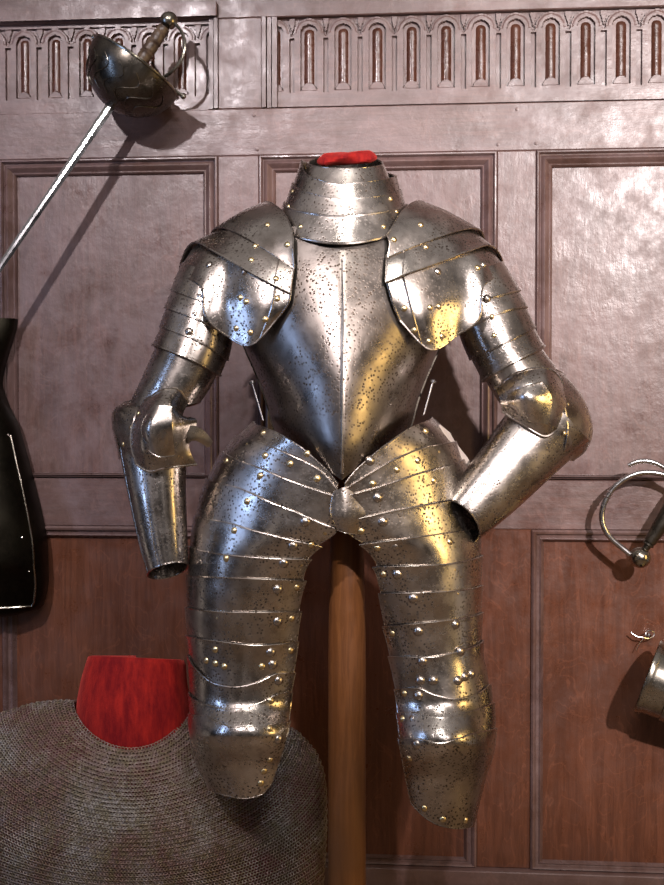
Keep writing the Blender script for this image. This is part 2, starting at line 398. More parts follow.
def lame(limb, top, bot, name, parent, m=None, thL=None, thR=None, ext=8, exposed='top', lift=2.2, base=0, nu=48, nv=10, rims=None, rimr=.9, lin=False, thick=1.7, bead=True):
    f0, a0, b0 = limb.edge(top, lin); f1, a1, b1 = limb.edge(bot, lin)
    if thL is not None: a0 = a1 = thL
    if thR is not None: b0 = b1 = thR
    wrap = thL is not None and thL < -3
    if wrap:        # close the ring behind
        def ring(f):
            def g(t):
                if abs(t) < 1.5: return f(t)
                m = (f(1.5)+f(-1.5))/2; e = f(1.5 if t > 0 else -1.5); w = smooth(1.5, PI, abs(t)); return e+(m-e)*w+(f(t)-e if callable(top) and callable(bot) else 0)*(1-w)
            return g
        if not (callable(top)): f0 = ring(f0)
        if not (callable(bot)): f1 = ring(f1)
    G = []
    for j in range(nv+1):
        v = j/nv
        if exposed == 'top' : v = v**1.3
        row = []
        for i in range(nu+1):
            u = i/nu; t0 = a0+(b0-a0)*u; t1 = a1+(b1-a1)*u
            s0, s1 = f0(t0), f1(t1)
            if exposed == 'top': s1 += ext
            elif exposed == 'bottom': s0 -= ext
            row.append(limb.pos(s0+(s1-s0)*v, t0+(t1-t0)*v))
        G.append(row)
    def off(u, v):
        if exposed == 'top': return base+lift*(1-v)
        if exposed == 'bottom': return base+lift*v
        return base
    if rims is None: rims = (exposed,) if exposed in ('top', 'bottom') else ()
    return shell(name, G, m or M_steel, parent, off, thick, rims, rimr, wrap)
def patch(rows, name, parent, m=None, nu=30, nv=14, off=0, rims=(), rimr=1.1, thick=1.7, ext0=0):
    cols = [[cr(r, i/nu) for i in range(nu+1)] for r in rows]
    G = [[cr([c[i] for c in cols], j/nv) for i in range(nu+1)] for j in range(nv+1)]
    return shell(name, G, m or M_steel, parent, (lambda u, v: off) if off else None, thick, rims, rimr)
RM = {}
def rivet_mesh(kind):
    if kind not in RM:
        V, Fc = [], []; lathe(V, Fc, Vector((0, 0, -.3)), Vector((0, 0, 1)), [(0, 1.0), (.32, 1.0), (.6, .86), (.85, .6), (1.0, .3), (1.05, 0)], 12)
        o = mesh('rivet', V, Fc, M_brass if kind == 'b' else M_rivet); me = o.data; bpy.data.objects.remove(o); RM[kind] = me
    return RM[kind]
def rivets(plates, pts, kind, r):
    """each rivet sits on the plate in front of it, as a part of that plate's assembly"""
    for x, y in pts:
        best = None
        for (o, G, Nn, par) in plates:
            for j in range(len(G)):
                for i in range(len(G[0])):
                    g = G[j][i]
                    if Nn[j][i].z < .12: continue
                    q = math.hypot(g[0]-x, g[1]-y)
                    if q > 9: continue
                    sc = q-.05*g[2]
                    if best is None or sc < best[0]: best = (sc, g, Nn[j][i], par)
        if best is None: continue
        _, g, n, par = best
        d = g[2]-((x-g[0])*n.x+(y-g[1])*n.y)/max(n.z, .35)
        nn = Vector((n.x, -n.z, -n.y)).normalized()
        owner = par
        o = link('brass_rivet' if kind == 'b' else 'rivet', rivet_mesh(kind), owner)
        o.matrix_local = Matrix.Translation(L(x, y, d)) @ nn.to_track_quat('Z', 'Y').to_matrix().to_4x4() @ Matrix.Diagonal((r*S, r*S, r*S*.75, 1))
def since(k): return PL[k:]
# --- breastplate and backplate
torso = Limb((0, 0), (0, 1), [(232, 222), (226, 260), (230, 300), (244, 345), (257, 375), (267, 402), (273, 425), (284, 450), (300, 480), (310, 500)],
             [(452, 222), (458, 260), (455, 300), (440, 345), (427, 375), (417, 402), (411, 425), (400, 450), (384, 480), (373, 500)],
             [(222, -3, 58), (260, -4, 73), (300, -5, 85), (380, -6, 102), (440, -8, 106), (478, -10, 98)], keel=.2, back=.75)
bottomV = [(272, 434), (284, 441), (300, 451), (325, 468), (341.7, 480), (358, 467), (385, 445), (401, 434), (412, 429)]
breast = lame(torso, [(228, 226), (341, 226), (456, 226)], bottomV, 'breastplate', suit, M_breast, thL=-1.75, thR=1.75, exposed='none', nu=80, nv=44, lin=True)
V, Fc = [], []; tube(V, Fc, [L(*(Vector(torso.pos(t, 0))+Vector((0, 0, .3)))) for t in range(258, 478, 5)], [.5*S+.9*S*min(1, k/14) for k in range(44)], 8)
mesh('medial_ridge', V, Fc, M_bright, breast)
lame(torso, lambda t: 240, lambda t: 428, 'backplate', suit, M_dark, thL=1.65, thR=2*PI-1.65, exposed='none', nu=40, nv=20)
for side in (-1, 1):
    V, Fc = [], []
    p0, p1 = ((252, 382, 22), (263, 420, 26)) if side < 0 else ((433, 381, 22), (424, 414, 26))
    tube(V, Fc, [L(*p0), L(*p1)], .9*S, 8)
    lathe(V, Fc, L(*p0), L(*p0)-L(*p1), [(-2*S, 0), (-1.5*S, 3*S), (1*S, 3.4*S), (2*S, 0)], 12)
    mesh('side_pin', V, Fc, M_bright, suit)
# --- gorget
gor = Limb((0, 0), (0, 1), [(306, 152), (301, 165), (293, 185), (285, 205), (276, 226), (268, 245)],
           [(384, 152), (390, 165), (398, 185), (405, 205), (411, 226), (417, 245)],
           [(152, -4, 38), (185, -2, 48), (225, 2, 60), (248, 4, 68)], back=.95)
k0 = len(PL)
g4 = lame(gor, [(284, 203), (305, 213), (341, 217), (380, 213), (404, 205)], [(276, 222), (295, 236), (341, 243), (388, 236), (409, 222)], 'gorget', suit,
          thL=-PI, thR=PI, exposed='top', ext=0, nu=72, rims=('top', 'bottom'), rimr=1.3, base=.5)
lame(gor, [(290, 183), (310, 193), (341, 199), (375, 197), (399, 190)], [(284, 203), (305, 213), (341, 217), (380, 213), (404, 205)], 'gorget_lame', g4, thL=-PI, thR=PI, nu=72, rimr=.6)
lame(gor, [(297, 160), (312, 177), (341, 184), (375, 181), (396, 176)], [(290, 183), (310, 193), (341, 199), (375, 197), (399, 190)], 'gorget_lame', g4, thL=-PI, thR=PI, nu=72, rimr=.6)
lame(gor, lambda t: 160+6*math.cos(t), [(297, 170), (341, 186), (396, 178)], 'gorget_lame', g4, thL=-PI, thR=PI, nu=72, base=-5, lift=0, rimr=.7)
rivets(since(k0), [(391, 198), (397, 211), (292, 191), (288, 206), (300, 226), (384, 226)], 'b', 2.6)
# --- pauldrons
def pauldron(R0, RA, RB, Rm, RL, riv_b, riv_s):
    k = len(PL)
    def grow(Ra, Rb, f): return [tuple(b+(b-a)*f for a, b in zip(p, q)) for p, q in zip(Ra, Rb)]
    main = patch([RB, Rm, RL], 'pauldron', suit, nu=48, nv=20, rims=('bottom', 'right', '.90'), rimr=1.2)
    def mid(a, b, h):
        out = []
        for p, q in zip(a, b):
            out.append(((p[0]+q[0])/2, (p[1]+q[1])/2-h*.5, (p[2]+q[2])/2+h*.4))
        return out
    patch([RA, mid(RA, RB, 3), grow(RA, RB, .25)], 'pauldron_lame', main, nu=36, nv=10, off=2.2, rims=('bottom', 'right', '.90'), rimr=1.0)
    patch([R0, mid(R0, RA, 6), grow(R0, RA, .12)], 'pauldron_lame', main, nu=36, nv=14, off=4.4, rims=('bottom', 'right', 'top'), rimr=.9)
    rivets(since(k), riv_b, 'b', 3.1); rivets(since(k), riv_s, 's', 3.8)
    return main
def re8(P): return [cr(P, i/7) for i in range(8)]
pl = pauldron(re8([(246, 232, -70), (262, 209, -30), (272, 206, 4), (286, 218, 34), (294, 236, 54)]),
         re8([(216, 264, -62), (217, 238, -33), (228, 227, 0), (258, 240, 42), (295, 265, 62)]),
         [(190, 292, -60), (188, 264, -32), (198, 242, 0), (215, 247, 26), (232, 255, 44), (250, 265, 57), (270, 276, 66), (291, 287, 68)],
         [(186, 296, -56), (180, 275, -28), (186, 260, 2), (206, 264, 36), (226, 281, 46), (240, 300, 60), (264, 310, 70), (289, 301, 70)],
         [(184, 302, -52), (178, 286, -22), (176, 277, 2), (200, 284, 44), (206, 316, 50), (228, 336, 50), (252, 344, 62), (281, 314, 68)],
         [(267, 224), (287, 244), (255, 245), (251, 259), (276, 278), (277, 298), (265, 319), (250, 332), (236, 328), (240, 297), (246, 301)],
         [(244, 271), (209, 264)])
pr = pauldron(re8([(442, 230, -70), (426, 208, -30), (414, 205, 4), (400, 216, 34), (390, 236, 54)]),
         re8([(478, 264, -62), (477, 240, -33), (466, 228, 0), (430, 237, 42), (387, 255, 62)]),
         [(496, 292, -60), (498, 264, -32), (488, 245, 0), (470, 247, 26), (450, 253, 44), (430, 260, 57), (408, 268, 66), (386, 277, 70)],
         [(500, 296, -56), (505, 276, -28), (499, 260, 2), (480, 264, 36), (463, 281, 46), (447, 300, 60), (420, 312, 72), (392, 300, 72)],
         [(502, 302, -52), (507, 287, -22), (509, 274, 2), (484, 284, 44), (479, 318, 50), (458, 334, 50), (430, 349, 62), (400, 320, 70)],
         [(394, 239), (421, 224), (426, 246), (434, 258), (404, 308), (430, 307), (439, 306), (429, 341), (442, 336), (478, 267), (414, 330)],
         [(438, 271), (484, 264)])
# --- arms
def arm(limb, name, bounds, cannon_bot, rb, rs):
    k = len(PL)
    top = lame(limb, bounds[-1], cannon_bot, name, suit, thL=-PI, thR=PI, ext=3, exposed='bottom', lift=0, nu=56, nv=16, rims=(), base=-1)
    for a, b in zip(bounds[:-1], bounds[1:]):
        last = b is bounds[-1]
        lame(limb, a, b, 'arm_lame', top, thL=-1.9, thR=1.9, ext=7, exposed='bottom', lift=2.4, nu=40, nv=8, rimr=1.8 if last else 1.1)
    rivets(since(k), rb, 'b', 2.6); rivets(since(k), rs, 's', 4.2)
    return top
armL = Limb((200, 270), (-.36, .93), [(186, 250), (177, 276), (167, 305), (160, 330), (154, 346), (141, 376), (129, 400), (121, 418)],
            [(250, 262), (242, 300), (233, 335), (227, 357), (218, 375), (210, 390), (202, 402), (194, 418)], [(0, -6, 40), (60, 0, 40), (110, 4, 38), (160, 6, 34)], back=.9)
ucl = arm(armL, 'upper_arm_plate', [[(178, 268), (202, 276), (232, 282)], [(170, 289), (198, 299), (232, 308)], [(165, 307), (193, 317), (226, 334)], [(161, 326), (188, 336), (224, 358)], [(155, 345), (185, 356), (216, 373)]],
          [(126, 408), (160, 405), (200, 402)], [], [(204, 279), (200, 296), (195, 314), (189, 331)])
armR = Limb((485, 275), (.36, .93), [(440, 262), (447, 300), (460, 335), (468, 352), (480, 372), (489, 388), (498, 402), (508, 418)],
            [(498, 250), (512, 278), (525, 305), (533, 325), (542, 345), (554, 362), (566, 380), (578, 400)], [(0, -6, 40), (60, 0, 40), (110, 4, 38), (160, 6, 34)], back=.9)
ucr = arm(armR, 'upper_arm_plate', [[(450, 285), (482, 276), (508, 266)], [(455, 305), (489, 298), (521, 290)], [(464, 330), (493, 315), (529, 306)], [(472, 358), (500, 345), (536, 326)], [(486, 379), (512, 362), (543, 346)]],
          [(500, 404), (530, 396), (572, 392)], [(492, 316), (494, 335)], [(483, 281), (487, 298)])
k = len(PL)
cl = patch([[(138, 404, 24), (149, 397, 37), (163, 389, 44), (178, 389, 42), (189, 402, 32)],
       [(135, 416, 34), (150, 408, 54), (166, 404, 60), (176, 408, 54), (183, 416, 44)],
       [(131, 430, 36), (144, 430, 60), (165, 426, 68), (182, 424, 56), (197, 420, 42)],
       [(131, 446, 36), (144, 450, 56), (163, 450, 62), (180, 447, 52), (189, 445, 44)],
       [(136, 464, 34), (149, 471, 42), (165, 468, 46), (180, 466, 44), (197, 464, 38)]], 'elbow_guard', suit, nu=36, nv=30, rims=('top', 'left', 'bottom'), rimr=1.4)
patch([[(186, 424, 50), (197, 426, 46), (206, 432, 42), (213, 441, 38)], [(187, 434, 50), (195, 436, 47), (203, 438, 43), (210, 446, 38)],
       [(188, 444, 48), (193, 440, 47), (200, 442, 43), (207, 447, 38)]], 'torn_flap', cl, M_steel, nu=12, nv=8)
patch([[(146, 414, 55), (158, 405, 63), (172, 406, 62)], [(141, 428, 59), (150, 428, 69), (172, 424, 68)], [(146, 448, 57), (158, 456, 63), (175, 455, 56)]],
      'raised_boss', cl, nu=16, nv=16, rims=('left', 'bottom'), rimr=.8)
patch([[(118, 408, -18), (124, 402, 5), (138, 399, 20)], [(112, 412, -22), (117, 408, 10), (139, 411, 34)], [(112, 428, -24), (116, 425, 11), (136, 428, 38)],
       [(116, 446, -22), (119, 444, 10), (134, 446, 36)], [(119, 458, -18), (122, 456, 8), (136, 460, 30)]], 'elbow_cop', cl, nu=18, nv=20, rims=('top', 'bottom'))
rivets(since(k), [(138, 413), (131, 427), (123, 444), (136, 400)], 'b', 2.6)
k = len(PL)
crr = patch([[(494, 388, 30), (517, 372, 44), (545, 367, 44), (559, 376, 28), (568, 394, 12)],
       [(499, 396, 40), (521, 384, 58), (545, 384, 58), (562, 397, 42), (572, 408, 20)],
       [(501, 405, 40), (525, 403, 60), (545, 408, 60), (560, 412, 44), (571, 416, 24)],
       [(502, 411, 34), (527, 427, 44), (545, 436, 44), (558, 429, 38), (570, 421, 24)]], 'elbow_guard', suit, nu=36, nv=26, rims=('top', 'right', 'bottom'), rimr=1.4)
patch([[(507, 394, 50), (523, 387, 64), (542, 381, 62)], [(507, 402, 50), (527, 398, 70), (552, 398, 60)], [(512, 409, 46), (530, 420, 60), (548, 424, 56)]],
      'raised_boss', crr, nu=16, nv=16, rims=('top',), rimr=.8)
patch([[(552, 368, 20), (562, 372, 2), (570, 382, -18)], [(560, 390, 34), (579, 392, 8), (582, 396, -22)], [(566, 412, 38), (588, 412, 11), (590, 416, -25)],
       [(568, 430, 38), (591, 432, 10), (592, 434, -25)], [(566, 446, 34), (584, 450, 8), (586, 450, -20)], [(562, 458, 24), (573, 460, 2), (574, 460, -15)]],
      'elbow_cop', crr, nu=18, nv=26, rims=('top', 'bottom', 'left'))
rivets(since(k), [(568, 404), (569, 417), (565, 433)], 'b', 2.6)
# --- forearms (open cuffs)
foreL = Limb((150, 440), (.132, .991), [(113, 406), (116, 430), (121, 460), (130, 505), (139, 545), (147, 575), (148, 585)], [(192, 420), (188, 450), (186, 480), (187, 520), (188, 550), (189, 572), (189, 585)],
             [(0, 0, 34), (60, 6, 30), (135, 12, 23)], back=.95)
sb = foreL.sw(167, 570)[0]
fl = lame(foreL, lambda t: -18, lambda t: sb-7*math.cos(t)-2*math.sin(t), 'forearm_plate', suit, thL=-PI, thR=PI, exposed='none', nu=60, nv=24, rims=('bottom', '.44', '.30'), rimr=.9)
foreR = Limb((558, 430), (-.733, .68), [(525, 392), (505, 415), (482, 447), (462, 474), (444, 500), (436, 512)], [(594, 438), (573, 457), (550, 478), (522, 504), (496, 526), (474, 543), (462, 552)],
             [(0, 6, 34), (70, 16, 31), (140, 28, 25)], back=.95)
sb2 = foreR.sw(459, 522)[0]
fr = lame(foreR, lambda t: -16, lambda t: sb2-15*math.cos(t), 'forearm_plate', suit, thL=-PI, thR=PI, exposed='none', nu=60, nv=24, rims=('bottom', '.42'), rimr=.9)
# --- hips and thighs
legL = Limb((0, 0), (0, 1), [(262, 415), (255, 422), (240, 434), (223, 452), (208, 478), (198, 505), (191, 540), (188, 575), (187, 620), (189, 650), (190, 690), (190, 720), (192, 745), (198, 768), (206, 785), (213, 800)],
            [(424, 420), (458, 450), (474, 478), (468, 505), (425, 530), (370, 548), (340, 565), (325, 585), (317, 605), (310, 650), (303, 700), (300, 750), (292, 785), (285, 800)],
            [(420, -12, 84), (450, -12, 92), (480, -12, 94), (520, -10, 88), (560, -5, 72), (600, 0, 62), (650, 0, 56), (700, 4, 52), (736, 12, 66), (770, 5, 46), (798, 2, 40)])
BL = [[(255, 423), (275, 432), (300, 446), (320, 463), (338, 483)], [(243, 437), (269, 446), (293, 456), (320, 470), (337, 489)],
      [(225, 452), (255, 466), (289, 480), (320, 491), (337, 496)], [(207, 479), (236, 487), (281, 506), (320, 522), (337, 528)],
      [(196, 516), (225, 522), (260, 532), (290, 539), (321, 545)], [(190, 546), (240, 556), (280, 558), (311, 558)],
      [(188, 575), (240, 578), (305, 580)], [(188, 607), (240, 612), (300, 611)], [(189, 635), (220, 641), (258, 645), (297, 641)],
      [(190, 655), (200, 671), (215, 683), (235, 687), (255, 683), (278, 673), (294, 672)], [(190, 692), (205, 704), (235, 711), (258, 704), (280, 693), (291, 692)],
      [(190, 714), (205, 716), (218, 723), (235, 728), (258, 727), (289, 721)], [(206, 787), (225, 795), (245, 798), (262, 794), (272, 782)]]
legR = Limb((0, 0), (0, 1), [(254, 420), (226, 450), (210, 478), (216, 505), (258, 530), (318, 548), (346, 565), (358, 585), (366, 605), (380, 650), (387, 700), (392, 750), (400, 800), (408, 828)],
            [(424, 413), (432, 419), (446, 431), (458, 448), (467, 470), (474, 500), (479, 530), (481, 560), (481, 610), (482, 650), (487, 675), (492, 700), (495, 725), (493, 750), (486, 775), (480, 800), (474, 828)],
            [(420, -12, 84), (450, -12, 92), (480, -12, 94), (520, -10, 88), (560, -5, 72), (600, 0, 62), (650, 0, 56), (700, 4, 54), (744, 14, 70), (782, 5, 46), (828, 0, 38)])
BR = [[(345, 483), (362, 464), (385, 445), (410, 428), (433, 418)], [(345, 489), (364, 477), (397, 458), (429, 446), (455, 442)],
      [(345, 496), (378, 487), (426, 471), (461, 460)], [(345, 521), (364, 517), (402, 509), (443, 501), (475, 494)],
      [(360, 543), (380, 541), (402, 539), (446, 533), (479, 527)], [(374, 566), (430, 565), (481, 555)],
      [(380, 593), (430, 592), (481, 585)], [(384, 626), (430, 622), (481, 612)], [(390, 656), (430, 657), (455, 652), (482, 640)],
      [(396, 689), (418, 688), (435, 695), (455, 699), (470, 696), (487, 685)], [(398, 713), (413, 713), (425, 717), (445, 719), (465, 714), (490, 703)],
      [(400, 738), (420, 739), (440, 743), (460, 738), (475, 733), (494, 728)], [(411, 803), (425, 817), (440, 825), (458, 828), (473, 826)]]
def leg(limb, B, left, rb, rs):
    k = len(PL); kw = dict(thL=-1.8) if left else dict(thR=1.8); inner = 'right' if left else 'left'
    def mk(i, name, par, **q): return lame(limb, B[i], B[i+1], name, par, ext=0 if i == len(B)-2 else 6, exposed='top', lift=2.6, nu=44, nv=q.pop('nv', 10),
                                            rims=q.pop('rims', ('top', inner)), rimr=.8, **kw, **q)
    hip = mk(1, 'hip_guard', suit)
    for i in (0, 2): mk(i, 'hip_lame', hip)
    thigh = mk(5, 'thigh_guard', suit)
    for i in (3, 4, 6, 7, 8): mk(i, 'thigh_lame', thigh)
    knee = mk(11, 'knee_guard', suit, nv=26, rims=('top', inner, 'bottom'))
    for i in (9, 10): mk(i, 'knee_lame', knee)
    rivets(since(k), rb, 'b', 3.5); rivets(since(k), rs, 's', 4.9)
leg(legL, BL, True,
    [(311, 545), (301, 564), (297, 587), (292, 618), (291, 650), (262, 666), (218, 617), (215, 649), (206, 660), (215, 663), (224, 666), (222, 583), (226, 558),
     (325, 532), (234, 530), (247, 501), (260, 475), (263, 432), (307, 453), (248, 444), (265, 455), (290, 463), (317, 478), (226, 460),
     (271, 700), (283, 698), (270, 728), (282, 729), (270, 760), (264, 771), (261, 783)],
    [(305, 521), (293, 546), (284, 563), (278, 589), (278, 621), (271, 652), (273, 664), (279, 680), (279, 739)])
leg(legR, BR, False,
    [(383, 574), (386, 600), (392, 633), (397, 662), (404, 693), (402, 718), (404, 744), (409, 758), (454, 569), (424, 808), (443, 819), (466, 820), (457, 593),
     (397, 469), (418, 460), (373, 483), (434, 480), (438, 451), (426, 430), (361, 531), (377, 548), (450, 541)],
    [(397, 574), (413, 598), (418, 631), (422, 661), (420, 680), (433, 680), (458, 680), (465, 676), (472, 673), (456, 624), (461, 651), (418, 695), (413, 718), (416, 744),
     (370, 460), (378, 497), (383, 521), (395, 546)])
patch([[(334, 491, 84), (344, 487, 85), (362, 486, 77)], [(331, 503, 83.5), (345, 502, 86), (368, 499, 77)], [(331, 516, 83.5), (345, 517, 86), (370, 514, 77)], [(338, 530, 79), (348, 533, 81), (362, 534, 73)]],
      'crotch_plate', suit, nu=18, nv=18, rims=('left', 'bottom'), rimr=.7)
patch([[(440, 424, 18), (450, 432, 6)], [(446, 434, 16), (455, 441, 2)], [(452, 446, 12), (462, 450, -2)], [(458, 458, 8), (470, 462, -4)], [(463, 466, 4), (466, 472, -6)]], 'leather_lining', suit, M_pale, nu=8, nv=14)
# --- things the suit carries or stands on
V, Fc = [], []
topz = AW(347, 440, 0).z; pb = AW(347, 700, 0)
prof = [(0, .05), (.03, .05), (.032, .031), (.4, .0305), (AW(347, 640, 0).z, .0300), (AW(347, 560, 0).z, .0275), (AW(347, 500, 0).z, .026), (topz, .025)]
lathe(V, Fc, Vector((pb.x, pb.y, 0)), Vector((0, 0, 1)), prof, 32)
post = mesh('wooden_post', V, Fc, M_post); post['label'] = 'round honey-brown wooden post rising between the legs of the armour'; post['category'] = 'post'
# red cloth in the neck opening
V, Fc = [], []
n = 40
for i in range(n+1):
    t = i/n; x = 317+60*t; y = 161-4*t-1.5*math.sin(t*PI)
    for k2 in range(20):
        a = 2*PI*k2/20; rr = 6.4+(.8*math.sin(3*a+t*9)); ef = min(1, math.sqrt(max(0, min(t, 1-t)*8+.02)))
        V.append(AW(x, y-math.cos(a)*rr*ef, -3+math.sin(a)*rr*1.9*ef))
for i in range(n):
    for k2 in range(20): Fc.append((i*20+k2, i*20+(k2+1) % 20, (i+1)*20+(k2+1) % 20, (i+1)*20+k2))
Fc.append(tuple(range(20))); Fc.append(tuple(n*20+q for q in range(20)))
o = mesh('rolled_cloth', V, Fc, M_red); o['label'] = 'rolled red velvet cloth stuffed in the neck opening of the armour'; o['category'] = 'cloth'
# ------------------------------------------------------------------ mail shirt on its velvet dummy
MX, MD = 131, -100
RG = [(58, 47, 703, 46, -6), (76, 54, 702, 58, -4), (105, 66, 706, 74, 0), (140, 76, 718, 92, 0), (172, 82, 738, 104, 0), (191, 86, 770, 100, 0), (194, 88, 830, 70, 0), (188, 88, 920, 30, 0), (184, 88, 1010, 5, 0), (182, 88, 1090, 0, 0)]
def mailpos(t, th):
    rx, ry, y0, dip, bk = cr(RG, t); c = math.cos(th)
    return (MX+rx*math.sin(th), y0+(dip*c*abs(c)**.2 if c > 0 else -bk*c), MD+ry*c)
mbase = AW(MX, 1100, MD)
mail = empty('mail_shirt', (0, 0, 0), 'rust-tinged grey chain mail shirt filling the lower left corner, draped on a red velvet dummy', 'mail shirt')
V, Fc = [], []; nv, nu = 44, 72
for j in range(nv+1):
    for i in range(nu): V.append(AW(*mailpos(j/nv, 2*PI*i/nu)))
for j in range(nv):
    for i in range(nu): Fc.append((j*nu+i, j*nu+(i+1) % nu, (j+1)*nu+(i+1) % nu, (j+1)*nu+i))
o = mesh('lining', V, Fc, M_cloth, mail); md = o.modifiers.new('s', 'SOLIDIFY'); md.thickness = .003; md.offset = -1
# rings: every ring is real wire, in rows round the body
V, Fc = [], []
step = 3.5; ts = []; t = 0.012; 
while t < .80:
    ts.append(t); a = Vector(mailpos(t, .0)); b = Vector(mailpos(t+.004, .0)); t += .004*step*.62/max(.05, (b-a).length)
for row, t in enumerate(ts):
    th = -1.75+(.5*(row % 2))*step/120
    while th < 1.75:
        P = Vector(mailpos(t, th)); Q = Vector(mailpos(t, th+.01)); dth = step/max(10, (Q-P).length/.01)
        if P.x > -75 and P.y < 950:
            T = (Q-P).normalized(); W = (Vector(mailpos(t+.004, th))-P).normalized(); Nn = T.cross(W).normalized()
            if Nn.z < 0: Nn = -Nn
            W = Nn.cross(T).normalized()
            W2 = (W+Nn*((.35 if row % 2 else -.35)+random.uniform(-.3, .3))).normalized(); T2 = (T+Nn*random.uniform(-.4, .4)).normalized()
            C0 = P+Nn*1.3; base = len(V); rr = 1.95; wr = .5
            nn2 = T2.cross(W2).normalized()
            for a in range(8):
                an = 2*PI*a/8; rad = T2*math.cos(an)+W2*math.sin(an)
                for b in range(4):
                    bn = 2*PI*b/4; V.append(AW(*(C0+rad*(rr+wr*math.cos(bn))+nn2*(wr*math.sin(bn)))))
            for a in range(8):
                for b in range(4): Fc.append((base+a*4+b, base+((a+1) % 8)*4+b, base+((a+1) % 8)*4+(b+1) % 4, base+a*4+(b+1) % 4))
        th += dth
me = bpy.data.meshes.new('mail_rings'); me.from_pydata([tuple(v) for v in V], [], Fc); me.update()
me.polygons.foreach_set('use_smooth', [True]*len(me.polygons))
o = link('mail_rings', me, mail, M_mail); o['kind'] = 'stuff'
# dummy
dm = empty('display_dummy', (0, 0, 0), 'flat-topped red velvet neck of the display dummy rising out of the mail shirt', 'dummy')
V, Fc = [], []
NR = [(0, 657), (44, 657), (48, 658), (50, 663), (53, 680), (57, 700), (58.5, 715), (57, 740), (54, 770)]
for j, (rx, y) in enumerate(NR):
    for i in range(48):
        a = 2*PI*i/48; w = 1+.006*math.sin(9*a)+.004*math.sin(23*a)
        V.append(AW(MX+1+rx*math.sin(a)*w+(4 if j < 4 else 2), y+2*math.sin(a), MD+rx*.78*math.cos(a)*w))
for j in range(len(NR)-1):
    for i in range(48): Fc.append((j*48+i, j*48+(i+1) % 48, (j+1)*48+(i+1) % 48, (j+1)*48+i))
mesh('neck', V, Fc, M_red, dm, sharp=1.2)
V, Fc = [], []
for j in range(25):
    for i in range(48):
        x, y, d = mailpos(.03+.95*j/24, 2*PI*i/48); f = .955
        V.append(AW(MX+(x-MX)*f, y+3, MD+(d-MD)*f))
for j in range(24):
    for i in range(48): Fc.append((j*48+i, j*48+(i+1) % 48, (j+1)*48+(i+1) % 48, (j+1)*48+i))
Fc.append(tuple(24*48+i for i in range(48))); mesh('torso', V, Fc, M_red, dm)
V, Fc = [], []; zb = AW(MX, 1085, MD); lathe(V, Fc, Vector((zb.x, zb.y, 0)), Vector((0, 0, 1)), [(0, .11), (.02, .11), (.03, .04), (zb.z+.01, .035)], 28); mesh('stand', V, Fc, M_post, dm)
# ------------------------------------------------------------------ cup-hilted sword, upper left
def WP(px, py, h): return wallpt(px, py, -h)     # a point h metres in front of the wall
sw = empty('cup_hilt_sword', (0, 0, 0), 'cup-hilted sword hung point down on the upper left panelling', 'sword')
H = .085
pom, tip = WP(169, 20, H-.004), WP(-90, 398, .15)
ax = (tip-pom).normalized(); G0 = WP(140, 70, H)
t0 = (G0-pom).dot(ax); GC = pom+ax*t0
pxm = (WP(100, 60, H)-WP(101, 60, H)).length
V, Fc = [], []; Rc = 48*pxm
outer = [(-1*pxm, Rc)]+[(Rc*.98*math.sin(a), Rc*math.cos(a)) for a in [PI/2*k/14 for k in range(15)]]
inner = [(max(0, t-1.4*pxm), max(0, r-1.4*pxm)) for t, r in outer[::-1]]
lathe(V, Fc, GC, ax, outer[:-1]+[(outer[-1][0], 0.0001)]+[(inner[0][0], .0001)]+inner[1:], 48, close=True)
cup = mesh('cup_guard', V, Fc, M_dark, sw)
V, Fc = [], []
perp = (WP(181, 96, H)-WP(99, 43, H)); perp = (perp-ax*perp.dot(ax)).normalized(); third = ax.cross(perp).normalized()
tube(V, Fc, [GC+perp*(Rc*math.cos(a))+third*(Rc*math.sin(a)) for a in [2*PI*q/48 for q in range(49)]], 1.5*pxm, 8)
mesh('cup_rim', V, Fc, M_cuff, cup)
V, Fc = [], []   # engraved scrolls on the bowl
for s0 in range(7):
    cc = -1.2+s0*.4
    pts = []
    for q in range(15):
        a = cc+.2*math.sin(q/14*PI*2); b = .25+.75*q/14
        dirv = perp*math.sin(a)*1+third*(-math.cos(a) if (third*-1).y < 0 else math.cos(a))
        pts.append(GC+ax*(Rc*math.sin(b)*1.0)+dirv*(Rc*math.cos(b)*1.005))
    tube(V, Fc, pts, .45*pxm, 6)
mesh('scrollwork', V, Fc, M_dark, cup)
V, Fc = [], []
g1 = GC-ax*2*pxm; g2 = pom+ax*8*pxm; tube(V, Fc, [g1+(g2-g1)*(q/24) for q in range(25)], [(5.6+.5*math.sin(q*2.6)+1.2*math.sin(q/24*PI))*pxm for q in range(25)], 14)
mesh('grip', V, Fc, M_grip, sw)
V, Fc = [], []; lathe(V, Fc, pom, ax, [(-9*pxm, 0)]+[(-8.6*pxm*math.cos(a), 8.6*pxm*math.sin(a)) for a in [PI*q/12 for q in range(1, 12)]]+[(9*pxm, 3*pxm), (12*pxm, 5*pxm), (13*pxm, 0)], 20)
mesh('pommel', V, Fc, M_cuff, sw)
V, Fc = [], []; qa, qb = GC-perp*52*pxm-ax*2*pxm, GC+perp*54*pxm-ax*2*pxm
tube(V, Fc, [qa, qb], 1.9*pxm, 8)
for q in (qa, qb): lathe(V, Fc, q, perp, [(-3*pxm, 0), (-2*pxm, 2.4*pxm), (0, 3.2*pxm), (2*pxm, 2.4*pxm), (3*pxm, 0)], 12)
mesh('quillons', V, Fc, M_cuff, sw)
V, Fc = [], []
kb = [(146, 80), (160, 78), (172, 71), (181, 60), (185, 46), (182, 32), (174, 22)]
tube(V, Fc, [WP(*cr(kb, q/20), H+.018*math.sin(q/20*PI)) for q in range(21)], 1.7*pxm, 8)
mesh('knuckle_bow', V, Fc, M_cuff, sw)
